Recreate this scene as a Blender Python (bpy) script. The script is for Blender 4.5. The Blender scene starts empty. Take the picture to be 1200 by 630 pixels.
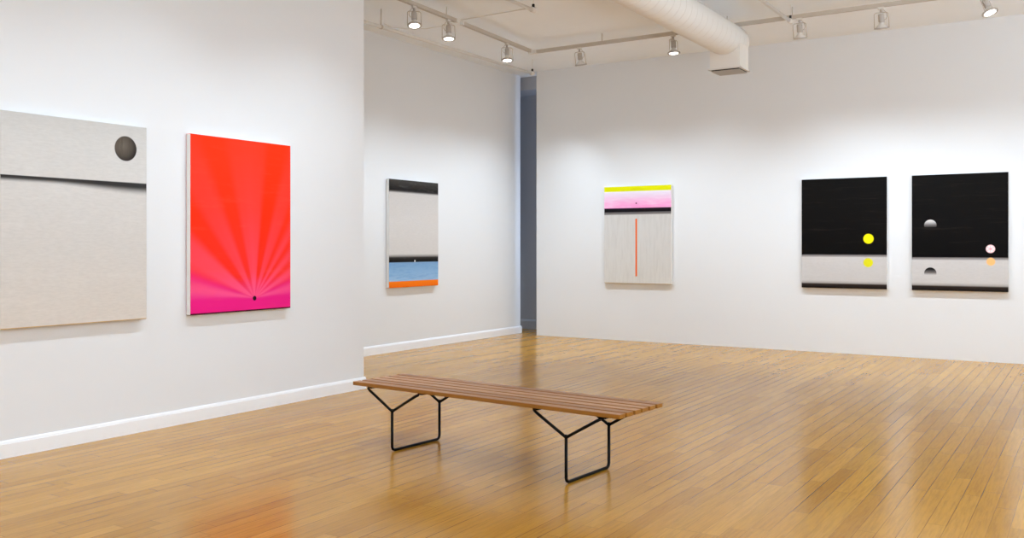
import bpy, bmesh, math
from mathutils import Vector, Matrix

S = bpy.context.scene
COL = S.collection
PI = math.pi

# ------------------------------------------------------------------ helpers
def srgb(r, g, b):
    def f(c):
        c /= 255.0
        return c / 12.92 if c <= 0.04045 else ((c + 0.055) / 1.055) ** 2.4
    return (f(r), f(g), f(b), 1.0)


class NT:
    """small node-tree writer"""
    def __init__(self, name, rough=0.6, spec=0.3):
        self.m = bpy.data.materials.new(name)
        self.m.use_nodes = True
        self.t = self.m.node_tree
        self.t.nodes.clear()
        self.out = self.n('ShaderNodeOutputMaterial')
        self.b = self.n('ShaderNodeBsdfPrincipled')
        self.b.inputs['Roughness'].default_value = rough
        self.b.inputs['Specular IOR Level'].default_value = spec
        self.l(self.b.outputs[0], self.out.inputs['Surface'])

    def n(self, kind, **kw):
        nd = self.t.nodes.new(kind)
        for k, v in kw.items():
            setattr(nd, k, v)
        return nd

    def l(self, a, b):
        self.t.links.new(a, b)

    def put(self, sock, v):
        if hasattr(v, 'links') or isinstance(v, bpy.types.NodeSocket):
            self.l(v, sock)
        else:
            sock.default_value = v

    def math(self, op, a, b=None, c=None, clamp=False):
        nd = self.n('ShaderNodeMath', operation=op, use_clamp=clamp)
        self.put(nd.inputs[0], a)
        if b is not None:
            self.put(nd.inputs[1], b)
        if c is not None:
            self.put(nd.inputs[2], c)
        return nd.outputs[0]

    def mix(self, fac, a, b, blend='MIX'):
        nd = self.n('ShaderNodeMix', data_type='RGBA', blend_type=blend)
        self.put(nd.inputs[0], fac)
        self.put(nd.inputs[6], a)
        self.put(nd.inputs[7], b)
        return nd.outputs[2]

    def coord(self, kind='Object'):
        return self.n('ShaderNodeTexCoord').outputs[kind]

    def sep(self, v):
        return self.n('ShaderNodeSeparateXYZ'), v

    def xyz(self, v):
        nd = self.n('ShaderNodeSeparateXYZ')
        self.l(v, nd.inputs[0])
        return nd.outputs[0], nd.outputs[1], nd.outputs[2]

    def comb(self, x=0.0, y=0.0, z=0.0):
        nd = self.n('ShaderNodeCombineXYZ')
        for i, v in enumerate((x, y, z)):
            self.put(nd.inputs[i], v)
        return nd.outputs[0]

    def noise(self, vec, scale, detail=3.0, rough=0.55, stretch=(1, 1, 1)):
        mp = self.n('ShaderNodeMapping')
        mp.inputs['Scale'].default_value = stretch
        self.l(vec, mp.inputs[0])
        nd = self.n('ShaderNodeTexNoise')
        nd.inputs['Scale'].default_value = scale
        nd.inputs['Detail'].default_value = detail
        nd.inputs['Roughness'].default_value = rough
        self.l(mp.outputs[0], nd.inputs['Vector'])
        return nd.outputs['Fac']

    def white(self, vec):
        nd = self.n('ShaderNodeTexWhiteNoise', noise_dimensions='3D')
        self.l(vec, nd.inputs['Vector'])
        return nd.outputs['Value']

    def ramp(self, fac, stops, interp='LINEAR'):
        nd = self.n('ShaderNodeValToRGB')
        cr = nd.color_ramp
        cr.interpolation = interp
        while len(cr.elements) < len(stops):
            cr.elements.new(1.0)
        for e, (p, c) in zip(cr.elements, stops):
            e.position = p
            e.color = c
        self.l(fac, nd.inputs[0])
        return nd.outputs[0]

    def smooth(self, v, a, b):
        """smoothstep of v from a to b -> 0..1"""
        nd = self.n('ShaderNodeMapRange', interpolation_type='SMOOTHSTEP')
        self.l(v, nd.inputs[0])
        nd.inputs[1].default_value = a
        nd.inputs[2].default_value = b
        return nd.outputs[0]

    def bump(self, height, strength=0.1, dist=0.002):
        nd = self.n('ShaderNodeBump')
        nd.inputs['Strength'].default_value = strength
        nd.inputs['Distance'].default_value = dist
        self.l(height, nd.inputs['Height'])
        self.l(nd.outputs[0], self.b.inputs['Normal'])

    def color(self, c):
        self.put(self.b.inputs['Base Color'], c)
        return self.m


class MB:
    """collects shapes; build() links them as ONE mesh object"""
    def __init__(self):
        self.bm = bmesh.new()

    def box(self, x0, y0, z0, x1, y1, z1, bevel=0.0, mat=0):
        r = bmesh.ops.create_cube(self.bm, size=1.0)
        vs = r['verts']
        for v in vs:
            v.co = Vector((x0 + (v.co.x + .5) * (x1 - x0), y0 + (v.co.y + .5) * (y1 - y0), z0 + (v.co.z + .5) * (z1 - z0)))
        fs = {f for v in vs for f in v.link_faces}
        for f in fs:
            f.material_index = mat
        if bevel:
            es = list({e for f in fs for e in f.edges})
            bmesh.ops.bevel(self.bm, geom=es, offset=bevel, segments=2, affect='EDGES', profile=0.5)
        return self

    def tube(self, pts, r, n=10, cap=True, closed=False, mat=0):
        pts = [Vector(p) for p in pts]
        m = len(pts)
        rad = r if isinstance(r, (list, tuple)) else [r] * m
        rings = []
        prev = None
        for i, p in enumerate(pts):
            if closed:
                t = (pts[(i + 1) % m] - pts[i - 1]).normalized()
            else:
                a = (pts[i] - pts[i - 1]).normalized() if i else None
                b = (pts[i + 1] - pts[i]).normalized() if i < m - 1 else None
                t = ((a or b) + (b or a)).normalized()
            if prev is None:
                up = Vector((0, 0, 1)) if abs(t.z) < .9 else Vector((1, 0, 0))
                u = t.cross(up).normalized()
            else:
                u = (prev - t * prev.dot(t)).normalized()
            prev = u
            w = t.cross(u)
            rings.append([self.bm.verts.new(p + (u * math.cos(2 * PI * k / n) + w * math.sin(2 * PI * k / n)) * rad[i]) for k in range(n)])
        for i in range(m if closed else m - 1):
            A, B = rings[i], rings[(i + 1) % m]
            for k in range(n):
                f = self.bm.faces.new((A[k], A[(k + 1) % n], B[(k + 1) % n], B[k]))
                f.smooth = True
                f.material_index = mat
        if cap and not closed:
            for R in (rings[0], rings[-1]):
                self.bm.faces.new(R).material_index = mat
        return self

    def lathe(self, prof, n=24, M=None, mat=0):
        """prof: list of (radius, z) about local z"""
        M = M or Matrix()
        rings = []
        for (r, z) in prof:
            if r < 1e-6:
                rings.append([self.bm.verts.new(M @ Vector((0, 0, z)))])
            else:
                rings.append([self.bm.verts.new(M @ Vector((r * math.cos(2 * PI * k / n), r * math.sin(2 * PI * k / n), z))) for k in range(n)])
        for A, B in zip(rings, rings[1:]):
            for k in range(n):
                k2 = (k + 1) % n
                if len(A) == 1 and len(B) == 1:
                    continue
                if len(A) == 1:
                    vs = (A[0], B[k2], B[k])
                elif len(B) == 1:
                    vs = (A[k], A[k2], B[0])
                else:
                    vs = (A[k], A[k2], B[k2], B[k])
                f = self.bm.faces.new(vs)
                f.smooth = True
                f.material_index = mat
        return self

    def build(self, name, mats, parent=None, loc=(0, 0, 0)):
        bmesh.ops.recalc_face_normals(self.bm, faces=self.bm.faces)
        me = bpy.data.meshes.new(name)
        self.bm.to_mesh(me)
        self.bm.free()
        for m in (mats if isinstance(mats, (list, tuple)) else [mats]):
            me.materials.append(m)
        o = bpy.data.objects.new(name, me)
        o.location = loc
        COL.objects.link(o)
        if parent:
            o.parent = parent
        return o


def struct(name, mb, m):
    o = mb.build(name, m)
    o['kind'] = 'structure'
    return o


def tag(o, label, cat, group=None):
    o['label'] = label
    o['category'] = cat
    if group:
        o['group'] = group
    return o


def thing(name, label, cat, loc, rz=0.0, group=None):
    o = bpy.data.objects.new(name, None)
    o.empty_display_size = 0.1
    COL.objects.link(o)
    o.location = loc
    o.rotation_euler = (0, 0, rz)
    return tag(o, label, cat, group)


def copy_tree(o):
    c = o.copy()
    COL.objects.link(c)
    for ch in list(o.children):
        d = ch.copy()
        COL.objects.link(d)
        d.parent = c
        for g in list(ch.children):
            e = g.copy()
            COL.objects.link(e)
            e.parent = d
    return c


# ------------------------------------------------------------------ plain materials
def paint_mat(name, rgb, rough=0.6, spec=0.3, var=0.02, scale=6.0, bump=0.04):
    k = NT(name, rough, spec)
    c = k.coord('Object')
    f = k.noise(c, scale, 4)
    base = srgb(*rgb)
    dark = tuple(v * (1 - 2 * var) for v in base[:3]) + (1,)
    k.color(k.mix(f, dark, base))
    if bump:
        k.bump(k.noise(c, 180, 2), bump, 0.001)
    return k.m


WALL = paint_mat('white_wall_paint', (229, 230, 231), 0.75, 0.2, 0.008, 2.0)
CEIL = paint_mat('white_ceiling_paint', (244, 247, 250), 0.85, 0.1, 0.02, 3.0)
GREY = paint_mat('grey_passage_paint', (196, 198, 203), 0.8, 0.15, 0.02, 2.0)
TRIM = paint_mat('satin_white_trim', (243, 244, 246), 0.35, 0.45, 0.008, 5.0)
METAL_W = paint_mat('white_enamel_metal', (226, 222, 216), 0.4, 0.4, 0.015, 20.0, 0)
TRACK_W = paint_mat('aged_white_enamel', (196, 187, 175), 0.5, 0.4, 0.02, 12.0, 0)
DUCT_W = paint_mat('white_painted_steel', (236, 231, 224), 0.5, 0.35, 0.02, 5.0, 0)
k = NT('white_spiral_duct_paint', 0.5, 0.35)
_x, _y, _z = k.xyz(k.coord('Object'))
_f = k.math('FRACT', k.math('ADD', k.math('SUBTRACT', k.math('DIVIDE', _y, 0.13), k.math('DIVIDE', k.math('ARCTAN2', _z, _x), 2 * PI)), 100.0))
_s = k.math('MULTIPLY', k.smooth(_f, 0.08, 0.14), k.math('SUBTRACT', 1.0, k.smooth(_f, 0.20, 0.30)))
k.color(k.mix(k.math('MULTIPLY', _s, 0.30), srgb(232, 230, 226), srgb(196, 186, 174)))
SPIRAL = k.m
SOCKET = paint_mat('grey_white_socket_enamel', (186, 178, 170), 0.5, 0.4, 0.02, 20.0, 0)
CAGE = paint_mat('pale_wire_enamel', (196, 188, 178), 0.45, 0.4, 0.02, 20.0, 0)
BLACK = paint_mat('black_powder_coated_steel', (5, 5, 6), 0.35, 0.12, 0.05, 30.0, 0)
DARK = paint_mat('black_rubber', (22, 20, 19), 0.6, 0.3, 0.05, 30.0, 0)
EDGE = paint_mat('white_primed_canvas_edge', (240, 239, 236), 0.7, 0.2, 0.01, 20.0)
PINE = paint_mat('pine_stretcher_wood', (222, 190, 140), 0.6, 0.3, 0.05, 15.0)

k = NT('lit_lamp_glass', 0.2, 0.5)
k.color(srgb(255, 252, 246))
k.b.inputs['Emission Color'].default_value = (1.0, 0.97, 0.92, 1)
k.b.inputs['Emission Strength'].default_value = 9.0
LENS = k.m

# oak strip floor: boards run along world Y, 76 mm wide, random lengths and tones
def floor_mat():
    k = NT('varnished_oak_strips', 0.2, 0.28)
    c = k.coord('Object')
    X, Y, Z = k.xyz(c)
    bw, bl = 0.078, 0.95
    xr = k.math('DIVIDE', X, bw)
    row = k.math('FLOOR', xr)
    off = k.math('MULTIPLY', k.white(k.comb(row, 3.7, 1.3)), 7.0)
    yr = k.math('ADD', k.math('DIVIDE', Y, bl), off)
    colm = k.math('FLOOR', yr)
    rnd = k.white(k.comb(row, colm, 0.5))
    rnd2 = k.white(k.comb(row, colm, 9.5))
    # grain
    gv = k.comb(k.math('ADD', X, k.math('MULTIPLY', rnd, 9.0)), k.math('MULTIPLY', Y, 0.06), rnd2)
    grain = k.noise(gv, 90, 5, 0.6)
    fleck = k.noise(k.comb(X, k.math('MULTIPLY', Y, 0.12), rnd), 260, 2)
    tone = k.ramp(rnd, [(0.0, srgb(180, 127, 36)), (0.3, srgb(190, 136, 41)), (0.7, srgb(196, 142, 46)), (1.0, srgb(207, 153, 56))])
    tone = k.mix(k.math('MULTIPLY', k.math('GREATER_THAN', rnd2, 0.86), 0.45), tone, srgb(188, 138, 42))
    tone = k.mix(k.math('MULTIPLY', k.smooth(grain, 0.35, 0.75), 0.40), tone, srgb(128, 84, 32))
    tone = k.mix(k.math('MULTIPLY', k.smooth(fleck, 0.5, 0.8), 0.18), tone, srgb(214, 168, 96))
    worn = k.noise(c, 0.5, 3)
    tone = k.mix(k.math('MULTIPLY', k.smooth(worn, 0.45, 0.7), 0.16), tone, srgb(206, 162, 92))
    # joints
    fx = k.math('FRACT', xr)
    ex = k.math('MULTIPLY', k.math('MINIMUM', fx, k.math('SUBTRACT', 1.0, fx)), bw)
    fy = k.math('FRACT', yr)
    ey = k.math('MULTIPLY', k.math('MINIMUM', fy, k.math('SUBTRACT', 1.0, fy)), bl)
    opn = k.smooth(k.noise(k.comb(k.math('MULTIPLY', row, 0.37), k.math('MULTIPLY', Y, 0.7), 2.0), 1.6, 3), 0.38, 0.72)
    openx = k.math('ADD', 0.0003, k.math('MULTIPLY', opn, 0.0026))
    jx = k.math('LESS_THAN', ex, openx)
    jy = k.math('LESS_THAN', ey, 0.0010)
    j = k.math('MAXIMUM', jx, jy)
    tone = k.mix(k.math('MULTIPLY', j, 0.7), tone, srgb(66, 38, 16))
    k.color(tone)
    # sheen: varnish wear changes the gloss a little from board to board
    rg = k.math('ADD', 0.165, k.math('MULTIPLY', rnd2, 0.03))
    rg = k.math('ADD', rg, k.math('MULTIPLY', worn, 0.06))
    k.l(rg, k.b.inputs['Roughness'])
    cup = k.math('MULTIPLY', k.math('POWER', k.math('ABSOLUTE', k.math('SUBTRACT', fx, 0.5)), 2.0), -0.35)
    hgt = k.math('ADD', cup, k.math('MULTIPLY', k.noise(c, 2.6, 2), 0.7))
    k.bump(hgt, 0.35, 0.0016)
    return k.m


def teak_mat():
    k = NT('oiled_teak', 0.42, 0.4)
    c = k.coord('Object')
    X, Y, Z = k.xyz(c)
    row = k.math('FLOOR', k.math('DIVIDE', k.math('ADD', Y, 0.225), 0.075))
    rnd = k.white(k.comb(row, 1.0, 4.0))
    g = k.noise(k.comb(k.math('MULTIPLY', X, 0.05), k.math('ADD', Y, rnd), Z), 110, 5, 0.6)
    tone = k.ramp(rnd, [(0, srgb(162, 116, 80)), (1, srgb(200, 154, 116))])
    tone = k.mix(k.math('MULTIPLY', k.smooth(g, 0.35, 0.7), 0.5), tone, srgb(116, 70, 42))
    # every face but the tops takes a deeper honey colour
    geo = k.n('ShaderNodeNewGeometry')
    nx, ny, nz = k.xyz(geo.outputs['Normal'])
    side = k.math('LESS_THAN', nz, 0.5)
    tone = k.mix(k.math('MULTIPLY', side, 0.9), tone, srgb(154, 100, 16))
    k.color(tone)
    k.bump(g, 0.1, 0.0006)
    return k.m


FLOOR = floor_mat()
TEAK = teak_mat()

# ------------------------------------------------------------------ the room
H = 3.58
XN, YN = -5.25, 5.97          # projecting wall on the left: its face and its end
XL, YL = -6.80, 11.0          # recessed wall further back on the left
YB = 10.82                    # long wall at the back right
XG = -6.43                    # its free end, beside the narrow passage
XR, YF = 5.2, -3.2            # walls behind the viewer

struct('floor', MB().box(-9.0, YF - .1, -0.1, XR + .1, 12.0, 0.0), FLOOR)
struct('ceiling', MB().box(-9.0, YF - .1, H, XR + .1, 12.0, H + .1), CEIL)
struct('wall_left', MB().box(XL - .14, YN, 0, XL, YL, H), WALL)
struct('wall_near_left', MB().box(XL - .14, YF, 0, XN, YN, H), WALL)
struct('wall_back', MB().box(XG, YB, 0, XR, YB + .12, H), WALL)
struct('wall_right', MB().box(XR, YF, 0, XR + .1, YB + .12, H), WALL)
struct('wall_front', MB().box(XL - .14, YF - .1, 0, XR, YF, H), WALL)
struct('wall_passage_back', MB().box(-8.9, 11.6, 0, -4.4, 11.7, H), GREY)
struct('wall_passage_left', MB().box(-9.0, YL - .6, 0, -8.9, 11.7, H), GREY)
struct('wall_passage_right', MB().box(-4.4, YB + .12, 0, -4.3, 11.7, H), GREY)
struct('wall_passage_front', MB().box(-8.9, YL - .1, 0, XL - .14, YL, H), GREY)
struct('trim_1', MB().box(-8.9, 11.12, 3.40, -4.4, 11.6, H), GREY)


def baseboard(name, a, b, nrm, m=TRIM, h=0.1, t=0.016):
    """skirting with a moulded top along the wall foot from a to b, nrm = direction into the room"""
    a, b, nrm = Vector((*a, 0)), Vector((*b, 0)), Vector((*nrm, 0))
    prof = [(0, 0), (t, 0), (t, h * .80), (t * .80, h * .84), (t * .72, h * .90), (t * .35, h * .97), (0, h)]
    mb = MB()
    rings = [[mb.bm.verts.new(p + nrm * u + Vector((0, 0, z))) for u, z in prof] for p in (a, b)]
    n = len(prof)
    for i in range(n):
        mb.bm.faces.new((rings[0][i], rings[0][(i + 1) % n], rings[1][(i + 1) % n], rings[1][i]))
    mb.bm.faces.new(rings[0])
    mb.bm.faces.new(rings[1])
    return struct(name, mb, m)


baseboard('baseboard_near_left', (XN, YF), (XN, YN + .016), (1, 0))
baseboard('baseboard_near_end', (XL, YN), (XN, YN), (0, 1))
baseboard('baseboard_left', (XL, YN + .016), (XL, YL + .016), (1, 0))
baseboard('baseboard_passage', (-8.9, 11.6), (-4.4, 11.6), (0, -1), GREY, h=0.14)

# ------------------------------------------------------------------ paintings
PW, PH, PD = 0.922, 1.235, 0.046


class Art(NT):
    """paint on linen: local x across, z up from the lower edge"""
    def __init__(self, name):
        super().__init__(name, 0.65, 0.10)
        self.c = self.coord('Object')
        self.x, self.yy, self.z = self.xyz(self.c)
        self.v = self.math('SUBTRACT', 1.0, self.math('DIVIDE', self.z, PH))   # 0 at the top, 1 at the bottom
        self.weave = self.noise(self.c, 60, 3, 0.6, (0.35, 1, 1.6))
        self.brush = self.noise(self.c, 9, 5, 0.65, (0.35, 1, 2.2))

    def bands(self, stops):
        """(v, rgb) pairs; two stops close together make an edge"""
        return self.ramp(self.v, [(p, srgb(*c)) for p, c in stops])

    def linen(self, col, amt=0.08):
        col = self.mix(self.math('MULTIPLY', self.smooth(self.weave, 0.3, 0.75), amt), col, srgb(120, 114, 108))
        return self.mix(self.math('MULTIPLY', self.smooth(self.brush, 0.5, 0.8), amt * 1.1), col, srgb(246, 243, 238))

    def dist(self, cx, cz):
        dx = self.math('SUBTRACT', self.x, cx)
        dz = self.math('SUBTRACT', self.z, cz)
        return self.math('SQRT', self.math('ADD', self.math('MULTIPLY', dx, dx), self.math('MULTIPLY', dz, dz)))

    def disc(self, col, cx, cz, r, rgb, soft=0.003, fac=1.0):
        m = self.math('SUBTRACT', 1.0, self.smooth(self.dist(cx, cz), r - soft, r + soft))
        if fac != 1.0:
            m = self.math('MULTIPLY', m, fac)
        return self.mix(m, col, rgb if isinstance(rgb, bpy.types.NodeSocket) else srgb(*rgb))

    def rect(self, col, x0, x1, z0, z1, rgb, soft=0.002):
        m = self.math('MULTIPLY', self.smooth(self.x, x0 - soft, x0 + soft), self.math('SUBTRACT', 1.0, self.smooth(self.x, x1 - soft, x1 + soft)))
        m = self.math('MULTIPLY', m, self.smooth(self.z, z0 - soft, z0 + soft))
        m = self.math('MULTIPLY', m, self.math('SUBTRACT', 1.0, self.smooth(self.z, z1 - soft, z1 + soft)))
        return self.mix(m, col, rgb if isinstance(rgb, bpy.types.NodeSocket) else srgb(*rgb))

    def done(self, col):
        self.color(col)
        self.bump(self.weave, 0.06, 0.0008)
        return self.m


def art_grey_moon():
    a = Art('grey_painting_with_dark_disc')
    col = a.bands([(0, (200, 198, 194)), (0.10, (208, 206, 202)), (0.28, (212, 209, 205)), (0.62, (211, 206, 200)), (1, (218, 209, 199))])
    col = a.linen(col, 0.10)
    # the dark horizon: a crisp upper edge and a smoky lower one that widens to the right
    wid = a.math('ADD', 0.034, a.math('MULTIPLY', a.smooth(a.x, -0.2, 0.45), 0.034))
    d = a.math('DIVIDE', a.math('SUBTRACT', a.v, 0.293), wid)
    top = a.smooth(d, -0.06, 0.04)
    low = a.math('SUBTRACT', 1.0, a.smooth(d, 0.26, 1.0))
    col = a.mix(a.math('MULTIPLY', top, a.math('MULTIPLY', low, 0.96)), col, srgb(26, 24, 23))
    # dark ball with a shaded right rim
    g = a.dist(0.300, 1.105)
    ball = a.ramp(a.math('DIVIDE', g, 0.115), [(0, srgb(112, 103, 92)), (0.55, srgb(84, 76, 68)), (0.82, srgb(48, 44, 41)), (1, srgb(16, 15, 15))])
    ball = a.mix(a.math('MULTIPLY', a.smooth(a.noise(a.c, 30, 3, 0.6, (2.5, 1, 0.3)), 0.45, 0.7), 0.35), ball, srgb(60, 52, 44))
    col = a.disc(col, 0.320, 1.087, 0.0785, ball, 0.003)
    col = a.rect(col, -1, 1, -1, 0.006, (206, 176, 128))
    return a.done(col)


def art_red_rays():
    a = Art('red_painting_with_rays')
    cx, cz = 0.104, 0.091
    dx = a.math('SUBTRACT', a.x, cx)
    dz = a.math('SUBTRACT', a.z, cz)
    ang = a.math('ARCTAN2', dx, a.math('MAXIMUM', dz, 0.0001))
    t = a.math('ADD', a.math('DIVIDE', a.math('MULTIPLY', ang, 180 / PI), 180.0), 0.5)   # -90..90 deg -> 0..1
    def w(v):
        return (v, v, v, 1)
    rays = [(-90, .1), (-80, .9), (-72, .12), (-63, .85), (-55, .9), (-47, .05), (-41, .08), (-34, .62), (-28, .72), (-21, .10), (-16, .12), (-10, .72),
            (-3, .88), (3, .78), (8, .02), (14, .05), (19, .70), (24, .62), (29, .10), (36, .75), (41, .12), (48, .85), (55, .18), (63, .88), (71, .12), (79, .75), (90, .1)]
    r = a.ramp(t, [((d + 90) / 180.0, w(v)) for d, v in rays], 'EASE')
    red = a.bands([(0, (252, 52, 12)), (0.45, (252, 46, 4)), (0.80, (252, 44, 24)), (0.90, (244, 30, 110)), (1, (236, 26, 134))])
    side = a.smooth(a.math('ABSOLUTE', ang), 1.12, 1.38)
    red = a.mix(side, red, srgb(238, 30, 132))
    pink = a.bands([(0, (252, 60, 36)), (0.4, (253, 66, 62)), (0.75, (255, 76, 98)), (0.92, (255, 92, 150)), (1, (240, 60, 150))])
    above = a.smooth(dz, -0.012, 0.03)
    f = a.math('MULTIPLY', a.math('MULTIPLY', r, above), 0.9)
    col = a.mix(f, red, pink)
    glow = a.math('MULTIPLY', a.math('SUBTRACT', 1.0, a.smooth(a.dist(cx, cz), 0.02, 0.20)), 0.45)
    col = a.mix(a.math('MULTIPLY', glow, above), col, srgb(255, 96, 140))
    col = a.mix(a.math('MULTIPLY', a.smooth(a.brush, 0.5, 0.8), 0.10), col, srgb(255, 110, 90))
    col = a.disc(col, cx, cz, 0.017, (38, 14, 22), 0.003)
    col = a.rect(col, -1, 1, -1, 0.010, (70, 12, 34))
    return a.done(col)


def art_blue_strip():
    a = Art('grey_painting_with_blue_and_orange_strips')
    col = a.bands([(0, (66, 63, 60)), (0.055, (44, 42, 40)), (0.092, (24, 22, 22)), (0.106, (60, 56, 54)), (0.125, (203, 198, 194)), (0.4, (211, 206, 202)),
                   (0.69, (212, 208, 204)), (0.71, (150, 146, 142)), (0.722, (52, 48, 46)), (0.745, (24, 22, 20)), (0.765, (20, 19, 20)), (0.769, (128, 166, 206)),
                   (0.86, (140, 180, 218)), (0.940, (156, 190, 222)), (0.944, (250, 128, 24)), (1, (248, 112, 8))])
    top = a.math('LESS_THAN', a.v, 0.73)
    col = a.mix(top, col, a.linen(col, 0.07))
    sky = a.math('MULTIPLY', a.math('GREATER_THAN', a.v, 0.772), a.math('LESS_THAN', a.v, 0.938))
    st = a.smooth(a.noise(a.c, 12, 4, 0.7, (0.6, 1, 4)), 0.4, 0.7)
    col = a.mix(a.math('MULTIPLY', a.math('MULTIPLY', sky, st), 0.5), col, srgb(104, 152, 204))
    col = a.rect(col, -0.004, 0.012, 0.288, 0.312, (236, 234, 230))
    col = a.rect(col, 0.012, 0.022, 0.288, 0.312, (120, 116, 110))
    return a.done(col)


def art_orange_line():
    a = Art('grey_painting_with_orange_line')
    col = a.bands([(0, (226, 226, 10)), (0.050, (222, 224, 0)), (0.054, (236, 226, 236)), (0.10, (236, 208, 230)), (0.16, (246, 172, 214)), (0.222, (250, 150, 206)),
                   (0.226, (26, 20, 26)), (0.262, (18, 15, 18)), (0.268, (104, 98, 98)), (0.288, (126, 121, 118)), (0.294, (208, 205, 201)), (0.6, (212, 209, 205)), (1, (216, 213, 207))])
    low = a.math('GREATER_THAN', a.v, 0.292)
    drip = a.smooth(a.noise(a.c, 16, 4, 0.6, (2.2, 1, 0.25)), 0.4, 0.75)
    col = a.mix(a.math('MULTIPLY', a.math('MULTIPLY', low, drip), 0.14), col, srgb(140, 134, 128))
    pk = a.math('MULTIPLY', a.math('GREATER_THAN', a.v, 0.056), a.math('LESS_THAN', a.v, 0.222))
    col = a.mix(a.math('MULTIPLY', a.math('MULTIPLY', pk, a.smooth(a.brush, 0.42, 0.7)), 0.45), col, srgb(242, 232, 242))
    col = a.rect(col, -0.022, 0.001, PH * (1 - .925), PH * (1 - .335), (240, 104, 36))
    col = a.disc(col, -0.011, PH * (1 - .176), 0.010, (128, 30, 60), 0.002)
    col = a.rect(col, -1, 1, -1, 0.006, (216, 196, 160))
    return a.done(col)


def black_base(a, edge):
    col = a.bands([(0, (11, 9, 8)), (0.5, (9, 7, 7)), (edge - .001, (6, 5, 5)), (edge + .001, (112, 106, 106)), (edge + .012, (150, 145, 144)), (edge + .019, (158, 154, 152)),
                   (edge + .022, (204, 200, 198)), (0.93, (202, 198, 195)), (0.952, (168, 162, 157)), (0.962, (52, 42, 36)), (0.985, (30, 23, 20)), (1, (22, 17, 15))])
    dk = a.math('LESS_THAN', a.v, edge)
    st = a.smooth(a.noise(a.c, 7, 5, 0.75, (0.25, 1, 3.4)), 0.52, 0.8)
    col = a.mix(a.math('MULTIPLY', a.math('MULTIPLY', dk, st), 0.55), col, srgb(48, 40, 34))
    lt = a.math('MULTIPLY', a.math('GREATER_THAN', a.v, edge + .022), a.math('LESS_THAN', a.v, 0.94))
    return a.mix(lt, col, a.linen(col, 0.08))


def art_black_yellow():
    a = Art('black_painting_with_yellow_discs')
    col = black_base(a, 0.694)
    col = a.disc(col, 0.269, 0.555, 0.055, (246, 234, 14), 0.003)
    col = a.disc(col, 0.266, 0.291, 0.051, (228, 222, 34), 0.006)
    return a.done(col)


def art_black_domes():
    a = Art('black_painting_with_domes_and_small_discs')
    col = black_base(a, 0.714)
    up = a.ramp(a.math('DIVIDE', a.math('SUBTRACT', a.z, 0.675), 0.082), [(0, srgb(28, 26, 25)), (0.3, srgb(112, 108, 106)), (0.75, srgb(204, 201, 199)), (1, srgb(226, 224, 222))])
    dn = a.ramp(a.math('DIVIDE', a.math('SUBTRACT', a.z, 0.165), 0.082), [(0, srgb(196, 192, 190)), (0.3, srgb(112, 108, 106)), (0.7, srgb(34, 31, 30)), (1, srgb(18, 16, 16))])
    for (z0, shade) in ((0.675, up), (0.165, dn)):
        m = a.math('SUBTRACT', 1.0, a.smooth(a.dist(-0.277, z0 + 0.020), 0.058, 0.063))
        m = a.math('MULTIPLY', m, a.math('GREATER_THAN', a.z, z0))
        col = a.mix(m, col, shade)
    col = a.disc(col, 0.297, 0.444, 0.043, (250, 206, 208), 0.003)
    for q in range(6):
        col = a.disc(col, 0.297 + 0.026 * math.cos(q * PI / 3), 0.444 + 0.026 * math.sin(q * PI / 3), 0.008, (255, 240, 240), 0.003)
    col = a.disc(col, 0.297, 0.444, 0.009, (240, 150, 170), 0.003)
    col = a.disc(col, 0.300, 0.312, 0.041, (250, 192, 124), 0.006)
    return a.done(col)


def painting(label, art, loc, rz, PW=PW):
    """front of the canvas faces local -y; loc is the foot of the canvas at the wall"""
    t = thing('painting', label, 'painting', loc, rz, 'unframed canvases hung along the gallery walls')
    mb = MB().box(-PW / 2, -PD - .006, 0, PW / 2, -.006, PH, bevel=0.003, mat=1)
    mb.bm.normal_update()
    for f in mb.bm.faces:
        if f.normal.y < -0.9:
            f.material_index = 0
    mb.build('canvas', [art, EDGE], t)
    fr = MB()
    for (x0, x1, z0, z1) in ((-.445, .445, .016, .056), (-.445, .445, PH - .056, PH - .016), (-.445, -.405, .056, PH - .056), (.405, .445, .056, PH - .056)):
        fr.box(x0, -.006, z0, x1, 0, z1)
    fr.build('stretcher_frame', PINE, t)
    return t


Z0 = 0.734
painting('pale grey painting with a dark disc and black horizon line, left of the red one', art_grey_moon(), (XN, 3.338, Z0), PI / 2, .946)
painting('bright red and magenta painting with rays fanning from a small black dot', art_red_rays(), (XN, 4.616, Z0), PI / 2)
painting('grey painting with blue and orange strips along its foot, on the recessed wall', art_blue_strip(), (XL, 8.564, Z0), PI / 2)
painting('grey painting with yellow and pink top and a vertical orange line', art_orange_line(), (-4.920, YB, Z0), 0)
painting('black painting over a pale strip with two yellow discs', art_black_yellow(), (-2.401, YB, Z0), 0)
painting('black painting over a pale strip with half domes and pink disc', art_black_domes(), (-1.2255, YB, Z0), 0)

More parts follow.
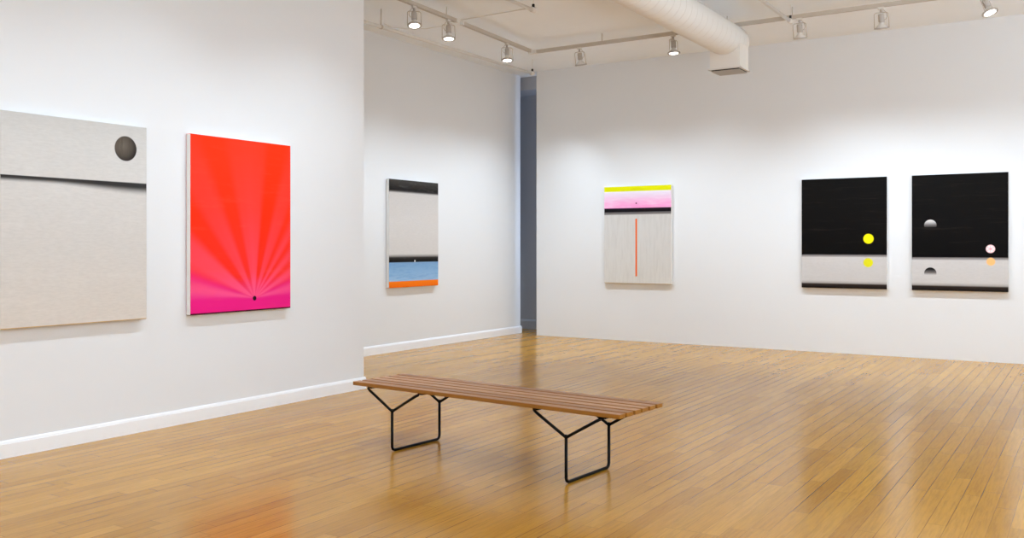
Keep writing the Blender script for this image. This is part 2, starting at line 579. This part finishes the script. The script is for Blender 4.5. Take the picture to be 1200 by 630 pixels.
# ------------------------------------------------------------------ bench
BL, BWD, BT = 1.862, 0.440, 0.386
ben = thing('slatted_bench', 'low teak slatted bench on black wire legs, in the middle of the oak floor', 'bench', (-2.862, 4.372, 0), math.radians(-4.9))
seat = MB()
NS, GAP = 6, 0.019
sw = (BWD - GAP * (NS - 1)) / NS
for i in range(NS):
    y0 = -BWD / 2 + i * (sw + GAP)
    seat.box(-BL / 2, y0, BT - .022, BL / 2, y0 + sw, BT, bevel=0.0025)
seat.build('slatted_seat', TEAK, ben)
LX = 0.612
for q in (-.205, .205):
    for s in (-1, 1):
        MB().box(s * LX + q - .018, -BWD / 2 + .03, BT - .036, s * LX + q + .018, BWD / 2 - .03, BT - .022, bevel=.002).build('batten', BLACK, ben)
for s in (-1, 1):
    r = 0.0084
    fy = 0.208
    zj = 0.240
    mb = MB()
    c = 0.022
    loop = [(s * LX, -fy, zj), (s * LX, -fy, c + r), (s * LX, -fy + c * .3, r + c * .3), (s * LX, -fy + c, r),
            (s * LX, fy - c, r), (s * LX, fy - c * .3, r + c * .3), (s * LX, fy, c + r), (s * LX, fy, zj)]
    mb.tube(loop, r, 10)
    for yy in (-fy, fy):
        for q in (-1, 1):
            mb.tube([(s * LX, yy, zj - .004), (s * LX + q * .182, yy, BT - .046), (s * LX + q * .205, yy * .97, BT - .034)], r * .95, 10)
        mb.lathe([(0, -.012), (.0085, -.009), (.0095, 0), (.0085, .009), (0, .012)], 10, Matrix.Translation((s * LX, yy, zj)))
    mb.build('leg', BLACK, ben)

# ------------------------------------------------------------------ lighting track
ZT = 3.460          # underside of the track


def track(a, b, rods, label, corner=False):
    a, b = Vector((*a, 0)), Vector((*b, 0))
    d = b - a
    L = d.length
    t = thing('lighting_track', label, 'lighting track', (a.x, a.y, ZT), math.atan2(d.y, d.x), 'white lighting tracks hung under the ceiling')
    w = 0.018
    MB().box(0, -w, 0.006, L, w, 0.036, bevel=.002).box(0, -w, 0, L, -w + .008, .008).box(0, w - .008, 0, L, w, .008).build('rail', TRACK_W, t)
    for q in rods:
        MB().tube([(q, 0, .034), (q, 0, H - ZT)], .005, 8).lathe([(.0, .112), (.02, .112), (.022, .12), (0, .12)], 16).build('hanger_rod', TRACK_W, t) if False else \
            MB().tube([(q, 0, .034), (q, 0, H - ZT)], .0045, 8).build('hanger_rod', TRACK_W, t)
    for q in ((0, L) if not corner else (L,)):
        MB().box(q - .012, -w - .002, -.002, q + .012, w + .002, .038, bevel=.003).build('end_cap', METAL_W, t)
    if corner:
        MB().box(-.06, -w - .003, -.003, .05, w + .003, .039, bevel=.004).build('corner_joiner', METAL_W, t)
    return t


A0, A1 = (-5.375, 6.08), (-5.462, 7.60)
B0, B1 = (-5.472, 7.72), (-5.575, 9.24)
C0, C1 = (-5.575, 9.31), (1.4, 9.215)
track(A0, A1, (0.3, 1.35), 'white lighting track over the recess, nearest the projecting left wall')
track(B0, B1, (), 'short white lighting track running back to the far ceiling corner')
track(C0, C1, (0.9, 2.35, 3.02, 4.7, 6.2), 'long white lighting track along the back wall, passing above the round duct', corner=True)


# ------------------------------------------------------------------ track spotlights
def aim_matrix(d):
    """local -z looks along d"""
    return Vector(d).to_track_quat('-Z', 'Y').to_matrix().to_4x4()


def spotlight(xy, d, label, yaw=0.0, lit=True):
    t = thing('track_spotlight', label, 'spotlight', (xy[0], xy[1], ZT), yaw, 'white track spotlights with wire yokes')
    d = Matrix.Rotation(-yaw, 4, 'Z') @ Vector(d).normalized()
    MB().box(-.028, -.014, -.020, .028, .014, -.0005, bevel=.003).build('track_adapter', METAL_W, t)
    MB().tube([(0, 0, -.018), (0, 0, -.048)], .011, 12).build('stem', SOCKET, t)
    P = Vector((0, 0, -.048))
    R = Matrix.Translation(P) @ aim_matrix(d)
    # square wire yoke that carries the lamp ring
    yk = MB()
    for s in (-1, 1):
        yk.tube([R @ Vector(p) for p in ((0, 0, -.002), (s * .05, 0, -.004), (s * .063, 0, -.016), (s * .066, 0, -.145))], .0038, 8)
    yk.build('yoke', CAGE, t)
    MB().lathe([(0, -.012), (.022, -.014), (.027, -.022), (.027, -.086), (.024, -.091), (0, -.091)], 20, R).build('lamp_socket', SOCKET, t)
    lamp = MB().lathe([(0, -.088), (.018, -.091), (.022, -.106), (.042, -.128), (.050, -.140), (.051, -.150), (.048, -.152)], 24, R)
    lamp = lamp.build('lamp', METAL_W, t)
    MB().lathe([(.049, -.1500), (.040, -.1535), (.022, -.1565), (0, -.158)], 24, R).build('lens', LENS if lit else METAL_W, lamp)
    MB().lathe([(.060, -.140), (.066, -.140), (.068, -.143), (.068, -.152), (.066, -.155), (.060, -.155), (.060, -.140)], 28, R).build('lamp_ring', SOCKET, t)
    # cord loops from the stem into the back of the socket
    cp = [(0.008, 0, .030), (.026, .004, .018), (.046, .008, -.010), (.05, .010, -.045), (.040, .010, -.066), (.026, .006, -.070)]
    MB().tube([R @ Vector(p) for p in cp], .0032, 8).build('cord', CAGE, t)
    return t


def lerp_y(x):
    return C0[1] + (C1[1] - C0[1]) * (x - C0[0]) / (C1[0] - C0[0])


spots = [
    ((-5.420, 6.870), (.17, -.17, -.97), 'lit white spotlight nearest the projecting wall, its lamp face tilted into the room'),
    ((-5.455, 7.464), (.09, -.09, -.99), 'lit white spotlight second along the left track, pointing almost straight down'),
    ((-5.537, 8.675), (.09, -.09, -.99), 'lit white spotlight last along the left track, before its far corner'),
    ((-4.962, None), (.0, .27, -.96), 'unlit-looking white spotlight beside the track corner, turned to the back wall'),
    ((-3.822, None), (.06, -.02, -.99), 'white spotlight pointing straight down just left of the round duct'),
    ((-2.486, None), (.0, .27, -.96), 'white spotlight turned to the back wall, just right of the round duct'),
    ((-1.720, None), (.0, .27, -.96), 'white spotlight turned to the back wall above the yellow-disc painting'),
    ((-0.849, None), (.34, -.20, -.92), 'lit white spotlight above the half-dome painting, its lamp face showing'),
]
for i, (xy, d, lab) in enumerate(spots):
    x = xy[0]
    y = xy[1] if xy[1] is not None else lerp_y(x)
    yaw = math.radians(90) if i < 3 else 0.0
    spotlight((x, y), d, lab, yaw)

# ------------------------------------------------------------------ round duct with a drop register
def duct():
    cx, zc, r = -3.155, 3.290, 0.165
    t = thing('ventilation_duct', 'large round white spiral duct under the ceiling ending in a square drop register', 'duct', (cx, 9.1, zc))
    ye, ys = 0.10, -6.8
    # spiral-seamed tube along y
    mb = MB()
    n = 40
    pitch = 0.13
    rings = []
    steps = int((ye - ys) / 0.0162)
    for i in range(steps + 1):
        y = ys + (ye - ys) * i / steps
        ring = []
        for kx in range(n):
            th = 2 * PI * kx / n
            ph = ((y / pitch) - th / (2 * PI)) % 1.0
            rr = r + (0.005 if ph < 0.13 else 0.0)
            ring.append(mb.bm.verts.new((rr * math.cos(th), y, rr * math.sin(th))))
        rings.append(ring)
    for A, B in zip(rings, rings[1:]):
        for kx in range(n):
            f = mb.bm.faces.new((A[kx], A[(kx + 1) % n], B[(kx + 1) % n], B[kx]))
            f.smooth = True
    mb.bm.faces.new(rings[0])
    mb.build('round_pipe', SPIRAL, t)
    # domed end of the pipe
    M = Matrix.Translation((0, ye, 0)) @ Matrix.Rotation(-PI / 2, 4, 'X')
    MB().lathe([(r + .003, -.01), (r + .003, .06), (r - .006, .095), (r - .03, .115), (0, .120)], 40, M).build('end_cap', DUCT_W, t)
    # square boot dropping from the pipe
    w = 0.155
    b0, b1 = -0.10, 0.172
    zb = 2.983 - zc
    bt = MB()
    bt.box(-w, b0, zb + .012, w, b1, 0.02, bevel=.002)
    bt.build('drop_box', DUCT_W, t)
    fl = MB()
    fl.box(-w - .018, b0 - .014, zb, w + .014, b0 + .012, zb + .014)
    fl.box(-w - .018, b1 - .012, zb, w + .014, b1 + .014, zb + .014)
    fl.box(-w - .018, b0, zb, -w + .012, b1, zb + .014)
    fl.box(w - .012, b0, zb, w + .014, b1, zb + .014)
    fl.build('flange', METAL_W, t)
    g = MB()
    g.box(-w + .012, b0 + .012, zb - .006, w - .012, b1 - .012, zb + .013)
    g = g.build('grille', DARK, t)
    lv = MB()
    for q in range(7):
        yy = b0 + .03 + q * .036
        lv.box(-w + .014, yy, zb - .016, w - .014, yy + .012, zb - .004)
    lv.build('louvre', TRACK_W, g)


duct()

# ------------------------------------------------------------------ sprinkler pipes, conduit
def pipe(x, y0, y1, z, r, rods, label, clamp=True):
    t = thing('sprinkler_pipe', label, 'pipe', (x, y1, z), 0, 'thin white sprinkler pipes under the ceiling')
    MB().tube([(0, y0 - y1, 0), (0, 0, 0)], r, 14).build('pipe_run', METAL_W, t)
    MB().lathe([(0, -.05), (r * 1.35, -.05), (r * 1.5, -.04), (r * 1.5, .012), (r * 1.2, .022), (0, .024)], 16, Matrix.Rotation(-PI / 2, 4, 'X')).build('pipe_cap', METAL_W, t)
    for q in rods:
        MB().tube([(0, q - y1, r * .8), (0, q - y1, H - z)], .005, 8).lathe([(r * 1.02, -.012), (r * 1.25, -.012), (r * 1.25, .012), (r * 1.02, .012), (r * 1.02, -.012)], 16,
            Matrix.Translation((0, q - y1, 0)) @ Matrix.Rotation(-PI / 2, 4, 'X')).build('hanger', TRACK_W, t)
    if clamp:
        MB().box(-.010, -.016, r * .9, .010, .004, r + .040, bevel=.003).build('pipe_clamp', DARK, t)
        MB().tube([(0, -.006, r + .036), (0, -.006, H - z)], .003, 8).build('clamp_rod', METAL_W, t)
    return t


pipe(-6.06, YN, 10.10, 3.400, .018, (7.15,), 'thin white pipe along the recess ceiling by the left wall')
pipe(-4.47, 1.5, 7.47, 3.420, .017, (5.5,), 'short stub of white pipe at the ceiling, top centre, between track and duct')
pipe(-2.545, 1.5, 9.17, 3.415, .017, (6.0,), 'thin white pipe right of the round duct, ending at the long track')

tag(MB().tube([(-5.445, 7.66, 3.495), (-5.30, 7.645, 3.492), (-4.90, 7.60, 3.482), (-4.60, 7.55, 3.470), (-4.50, 7.53, 3.460), (-4.47, 7.515, 3.452)], .0055, 8).build('conduit', METAL_W),
    'thin white conduit running from the left track to the middle pipe stub', 'conduit')
tag(MB().tube([(-6.035, 7.17, 3.432), (-5.98, 7.21, 3.400), (-5.86, 7.30, 3.385), (-5.70, 7.42, 3.392), (-5.56, 7.52, 3.425), (-5.492, 7.58, 3.452)], .0045, 8).build('cable', METAL_W),
    'slack white cable looping from the wall-side pipe to the left track', 'cable')

# ------------------------------------------------------------------ lights
def spot(loc, target, watts, ang=80, blend=1.0, col=(1, .965, .92), rad=.03):
    L = bpy.data.lights.new('spot_lamp', 'SPOT')
    L.energy = watts
    L.spot_size = math.radians(ang)
    L.spot_blend = blend
    L.color = col
    L.shadow_soft_size = rad
    o = bpy.data.objects.new('spot_lamp', L)
    COL.objects.link(o)
    o.location = loc
    d = Vector(target) - Vector(loc)
    o.rotation_euler = d.to_track_quat('-Z', 'Y').to_euler()
    return o


ZL = 3.20
W = 132
COOL = (.84, .985, 1.13)
# recessed left wall
for y in (7.0, 8.1, 9.2, 10.1):
    spot((-5.46, y, ZL), (XL + .1, y, 0), W * .50, 104, 1.0, COOL)
# back wall, along the long track (it continues past the frame)
for x, f in ((-5.1, .66), (-3.95, .66), (-2.5, .66), (-1.75, .62), (-.85, .52), (.3, .48), (1.5, .42)):
    spot((x, 9.28, ZL), (x, YB - .1, 0), W * f * .98, 104, 1.0, COOL)
# projecting left wall, from a track above the viewer
for y, f in ((.8, .34), (2.3, .40), (3.8, .56), (5.2, .62)):
    spot((-3.7, y, ZL + .1), (XN + .1, y, 0), W * f * 1.02, 102, 1.0, COOL)
# added fill spots, bounced off the unseen walls behind and right of the viewer
for x in (-3.5, -1.2, 1.2, 3.5):
    spot((x, YF + 1.4, ZL), (x, YF, 1.4), W * .7, 110, 1.0, COOL)
for y in (-1.0, 2.0, 5.0, 8.0):
    spot((XR - 1.4, y, ZL), (XR, y, 1.4), W * .7, 110, 1.0, COOL)


def area(loc, rot, sx, sy, watts, col):
    L = bpy.data.lights.new('area_lamp', 'AREA')
    L.shape = 'RECTANGLE'
    L.size, L.size_y = sx, sy
    L.energy = watts
    L.color = col
    o = bpy.data.objects.new('area_lamp', L)
    COL.objects.link(o)
    o.location = loc
    o.rotation_euler = rot


# added unseen fill: soft panel behind the viewer, upward panel on the right
area((0.5, YF + .05, 1.7), (PI / 2, 0, 0), 8.5, 2.8, 36, (.86, .985, 1.14))
area((2.9, 3.2, 0.7), (PI, 0, 0), 2.0, 8.5, 470, (.81, .98, 1.16))
# daylight reaching the passage from the right
L = bpy.data.lights.new('passage_daylight', 'AREA')
L.shape = 'RECTANGLE'
L.size, L.size_y = 0.4, 2.0
L.energy = 17
L.color = (.55, .72, 1.0)
o = bpy.data.objects.new('passage_daylight', L)
COL.objects.link(o)
o.location = (-4.5, 11.25, 1.7)
o.rotation_euler = (PI / 2, 0, PI / 2)

wd = bpy.data.worlds.new('world')
S.world = wd
wd.use_nodes = True
wd.node_tree.nodes['Background'].inputs[0].default_value = (.5, .5, .5, 1)
wd.node_tree.nodes['Background'].inputs[1].default_value = 0.2

# ------------------------------------------------------------------ camera and look
cam = bpy.data.cameras.new('camera')
cam.sensor_width = 36.0
cam.lens = 1086.0 / 1200.0 * 36.0
cam.shift_y = -26.0 / 1200.0
cam.clip_start = 0.05
co = bpy.data.objects.new('camera', cam)
COL.objects.link(co)
co.location = (0, 0, 1.2)
co.rotation_euler = (PI / 2, 0, math.atan2(.5334, .8458))
S.camera = co

S.view_settings.view_transform = 'Standard'
S.view_settings.look = 'None'
S.view_settings.exposure = 0.09
S.cycles.use_denoising = True
S.cycles.max_bounces = 10
S.cycles.diffuse_bounces = 6
S.cycles.glossy_bounces = 4
